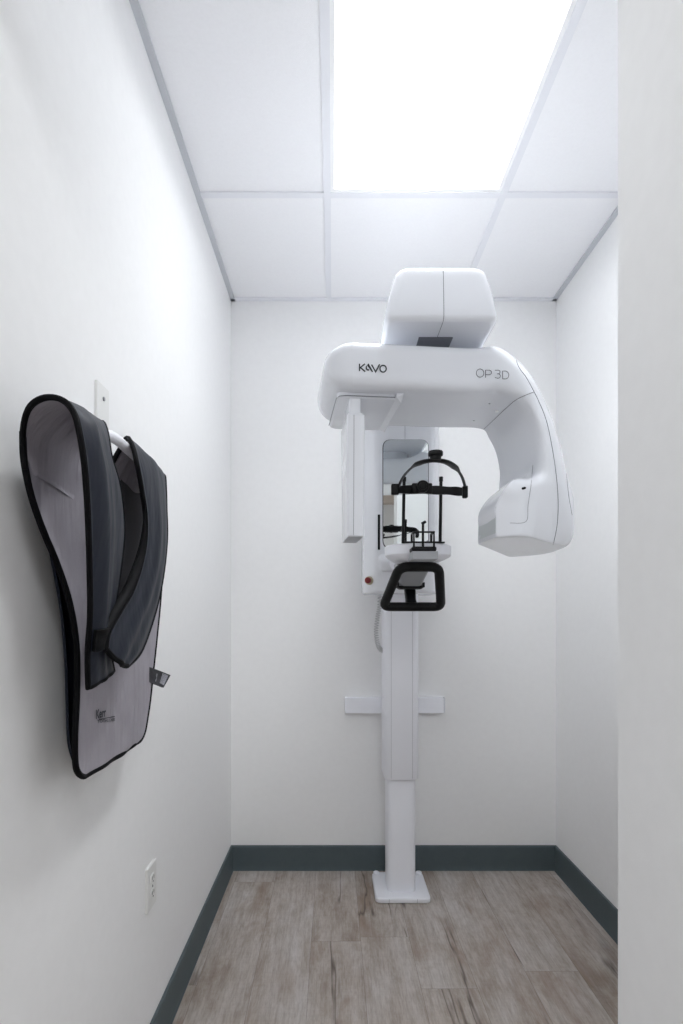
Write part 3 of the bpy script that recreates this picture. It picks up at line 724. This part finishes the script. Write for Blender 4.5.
# printed lettering on the lining and the woven tag at the panel's edge
def surf_hit(px, py):
    best = None; k = Vector(((px - VX) / F, 1, -(py - VY) / F)); o = Vector((0, 0, EYE))
    h = BVb.ray_cast(o, k.normalized())
    return h[0]
_R, _K = len(gb), len(gb[0])
BVb = BVHTree.FromPolygons([p for r in gb for p in r], [(i * _K + j, i * _K + j + 1, (i + 1) * _K + j + 1, (i + 1) * _K + j) for i in range(_R - 1) for j in range(_K - 1)])
def text_on_panel(name, body, p0, p1, hgt, mtl, shear=0.0):
    cu = bpy.data.curves.new(name, 'FONT'); cu.body = body; cu.size = 1.0; cu.shear = shear; cu.offset = 0.022
    to = bpy.data.objects.new(name, cu); C.objects.link(to)
    dg = bpy.context.evaluated_depsgraph_get(); dg.update()
    me = bpy.data.meshes.new_from_object(to.evaluated_get(dg)); bpy.data.objects.remove(to)
    xs_ = [v.co.x for v in me.vertices]; w0, w1 = min(xs_), max(xs_)
    h0, h1 = 0.0, 0.72
    me.name = name
    wl = Vector(A.location)
    a = surf_hit(*p0); c = surf_hit(*p1)
    for v in me.vertices:
        s = (v.co.x - w0) / (w1 - w0); q = a.lerp(c, s) + Vector((0, 0, (v.co.y - h0) / (h1 - h0) * hgt))
        k = q - Vector((0, 0, EYE)); hh = BVb.ray_cast(q + Vector((0.2, 0, 0)), Vector((-1, 0, 0)))
        v.co = (hh[0] if hh[0] else q) + Vector((TH / 2 + 0.0009, 0, 0)) - wl
    me.materials.append(mtl)
    o = bpy.data.objects.new(name, me); C.objects.link(o); o.parent = back
    return o
text_on_panel('brand_lettering', 'Kerr', (94.0, 718.8), (104.0, 716.0), 0.0160, M_ink)
text_on_panel('small_lettering', 'TOTALCARE', (95.2, 722.8), (113.2, 720.6), 0.0052, M_ink)
a, c = surf_hit(97, 719.4), surf_hit(112.5, 716.4)
obj('underline', ribbon(bm_new(), [a + Vector((TH / 2 + 0.001, 0, 0)), c + Vector((TH / 2 + 0.001, 0, 0))], 0.0014, Vector((1, 0, 0))), M_ink, back)
tg = [[PW(148.5, 667, .052), PW(159, 671, .058), PW(169.5, 675, .052)], [PW(148, 674.5, .052), PW(156.5, 679.5, .060), PW(166, 681.5, .052)], [PW(147.5, 682, .052), PW(155, 684.5, .058), PW(162.5, 687.5, .052)]]
tgo = sheet('label_tag', tg, M_tag, M_tag, A)
b = bm_new()
def tgp(s, q):    # bilinear point on the tag
    a, b2, c, d = tg[0][0], tg[0][2], tg[2][0], tg[2][2]
    return a.lerp(b2, s).lerp(c.lerp(d, s), q) + Vector((0.0045 + 0.006 * math.sin(PI * s), -0.002, 0))
for s in (0.50, 0.56, 0.62, 0.68, 0.74, 0.80): ribbon(b, [tgp(s, 0.14), tgp(s, 0.88)], 0.0016, Vector((0.7, -0.7, 0)))
ribbon(b, [tgp(0.26, 0.3), tgp(0.26, 0.85)], 0.0016, Vector((0.7, -0.7, 0)))
obj('tag_print', b, M_tagw, tgo)

# ---------------------------------------------------------------- outlet on the left wall
oy, oz = 1.441, EYE - 0.712
O = thing('wall_outlet', 'white duplex electrical outlet low on the left wall', 'electrical outlet', (xl(oy), oy, oz))
xw = xl(oy)
b = loft(bm_new(), [rpoly([Vector((xw + o, oy - 0.036 + i, oz - 0.058 + i)), Vector((xw + o, oy + 0.036 - i, oz - 0.058 + i)), Vector((xw + o, oy + 0.036 - i, oz + 0.058 - i)), Vector((xw + o, oy - 0.036 + i, oz + 0.058 - i))], [0.004] * 4) for o, i in ((-0.001, 0), (0.004, 0), (0.0065, 0.003))])
pl = obj('cover_plate', b, M_outlet, O)
for s in (-1, 1):
    zc_ = oz + s * 0.0195; b = bm_new(); ring = []
    for k in range(28):
        a = 2 * PI * k / 28; ring.append((0.0165 * math.cos(a), max(-0.0125, min(0.0125, 0.0165 * math.sin(a)))))
    loft(b, [[Vector((xw + o, oy + y, zc_ + z)) for y, z in ring] for o in (0.005, 0.0085)])
    rc = obj('receptacle', b, M_outlet, O)
    b = bm_new()
    for y in (-0.006, 0.006): box(b, (xw + 0.0082, oy + y - 0.0012, zc_ - 0.001), (xw + 0.0088, oy + y + 0.0012, zc_ + 0.008))
    cyl(b, (xw + 0.0082, oy, zc_ - 0.007), (xw + 0.0088, oy, zc_ - 0.007), 0.0024, 12)
    obj('slot', b, M_slot, rc)
obj('screw', cyl(bm_new(), (xw + 0.006, oy, oz), (xw + 0.0078, oy, oz), 0.003, 14), M_screw, pl)

# ---------------------------------------------------------------- light
def area(name, loc_, sx, sy, power, col=(0.948, 0.977, 1.0)):
    l = bpy.data.lights.new(name, 'AREA'); l.shape = 'RECTANGLE'; l.size = sx; l.size_y = sy; l.energy = power; l.color = col
    o = bpy.data.objects.new(name, l); C.objects.link(o); o.location = loc_
    return o
x0_, x1_ = GX
area('corridor_lamp', (0.2, -0.35, HC - 0.02), 0.6, 0.6, 6.6)
tl = area('troffer_lamp', ((x0_ + x1_) / 2, (GY[0] + GY[1]) / 2, HC + 0.06), 0.36, 0.5, 2.0); tl.data.spread = math.radians(112)
cfill = area('corridor_fill', (0.5, YF + 0.02, 1.1), 2.0, 1.5, 4.4); cfill.rotation_euler = (PI / 2 + 0.6, 0, 0)  # added fill aimed up through the doorway to brighten the ceiling; no window there
w = bpy.data.worlds.new('world'); bpy.context.scene.world = w; w.use_nodes = True
w.node_tree.nodes['Background'].inputs[0].default_value = (0.9, 0.95, 1, 1); w.node_tree.nodes['Background'].inputs[1].default_value = 0.0

# ---------------------------------------------------------------- camera
cam = bpy.data.cameras.new('camera'); co = bpy.data.objects.new('camera', cam); C.objects.link(co)
co.location = (0, 0, EYE); co.rotation_euler = (PI / 2, 0, 0)
cam.sensor_fit = 'AUTO'; cam.sensor_width = 36; cam.lens = F * 36 / 1024
cam.shift_x = (341.5 - VX) / 1024; cam.shift_y = (VY - 512) / 1024
cam.clip_start = 0.05
sc_ = bpy.context.scene
sc_.camera = co
sc_.view_settings.view_transform = 'Standard'; sc_.view_settings.look = 'None'; sc_.view_settings.gamma = 1
sc_.view_settings.use_curve_mapping = False
sc_.view_settings.exposure = 1.13
sc_.cycles.max_bounces = 12; sc_.cycles.diffuse_bounces = 8
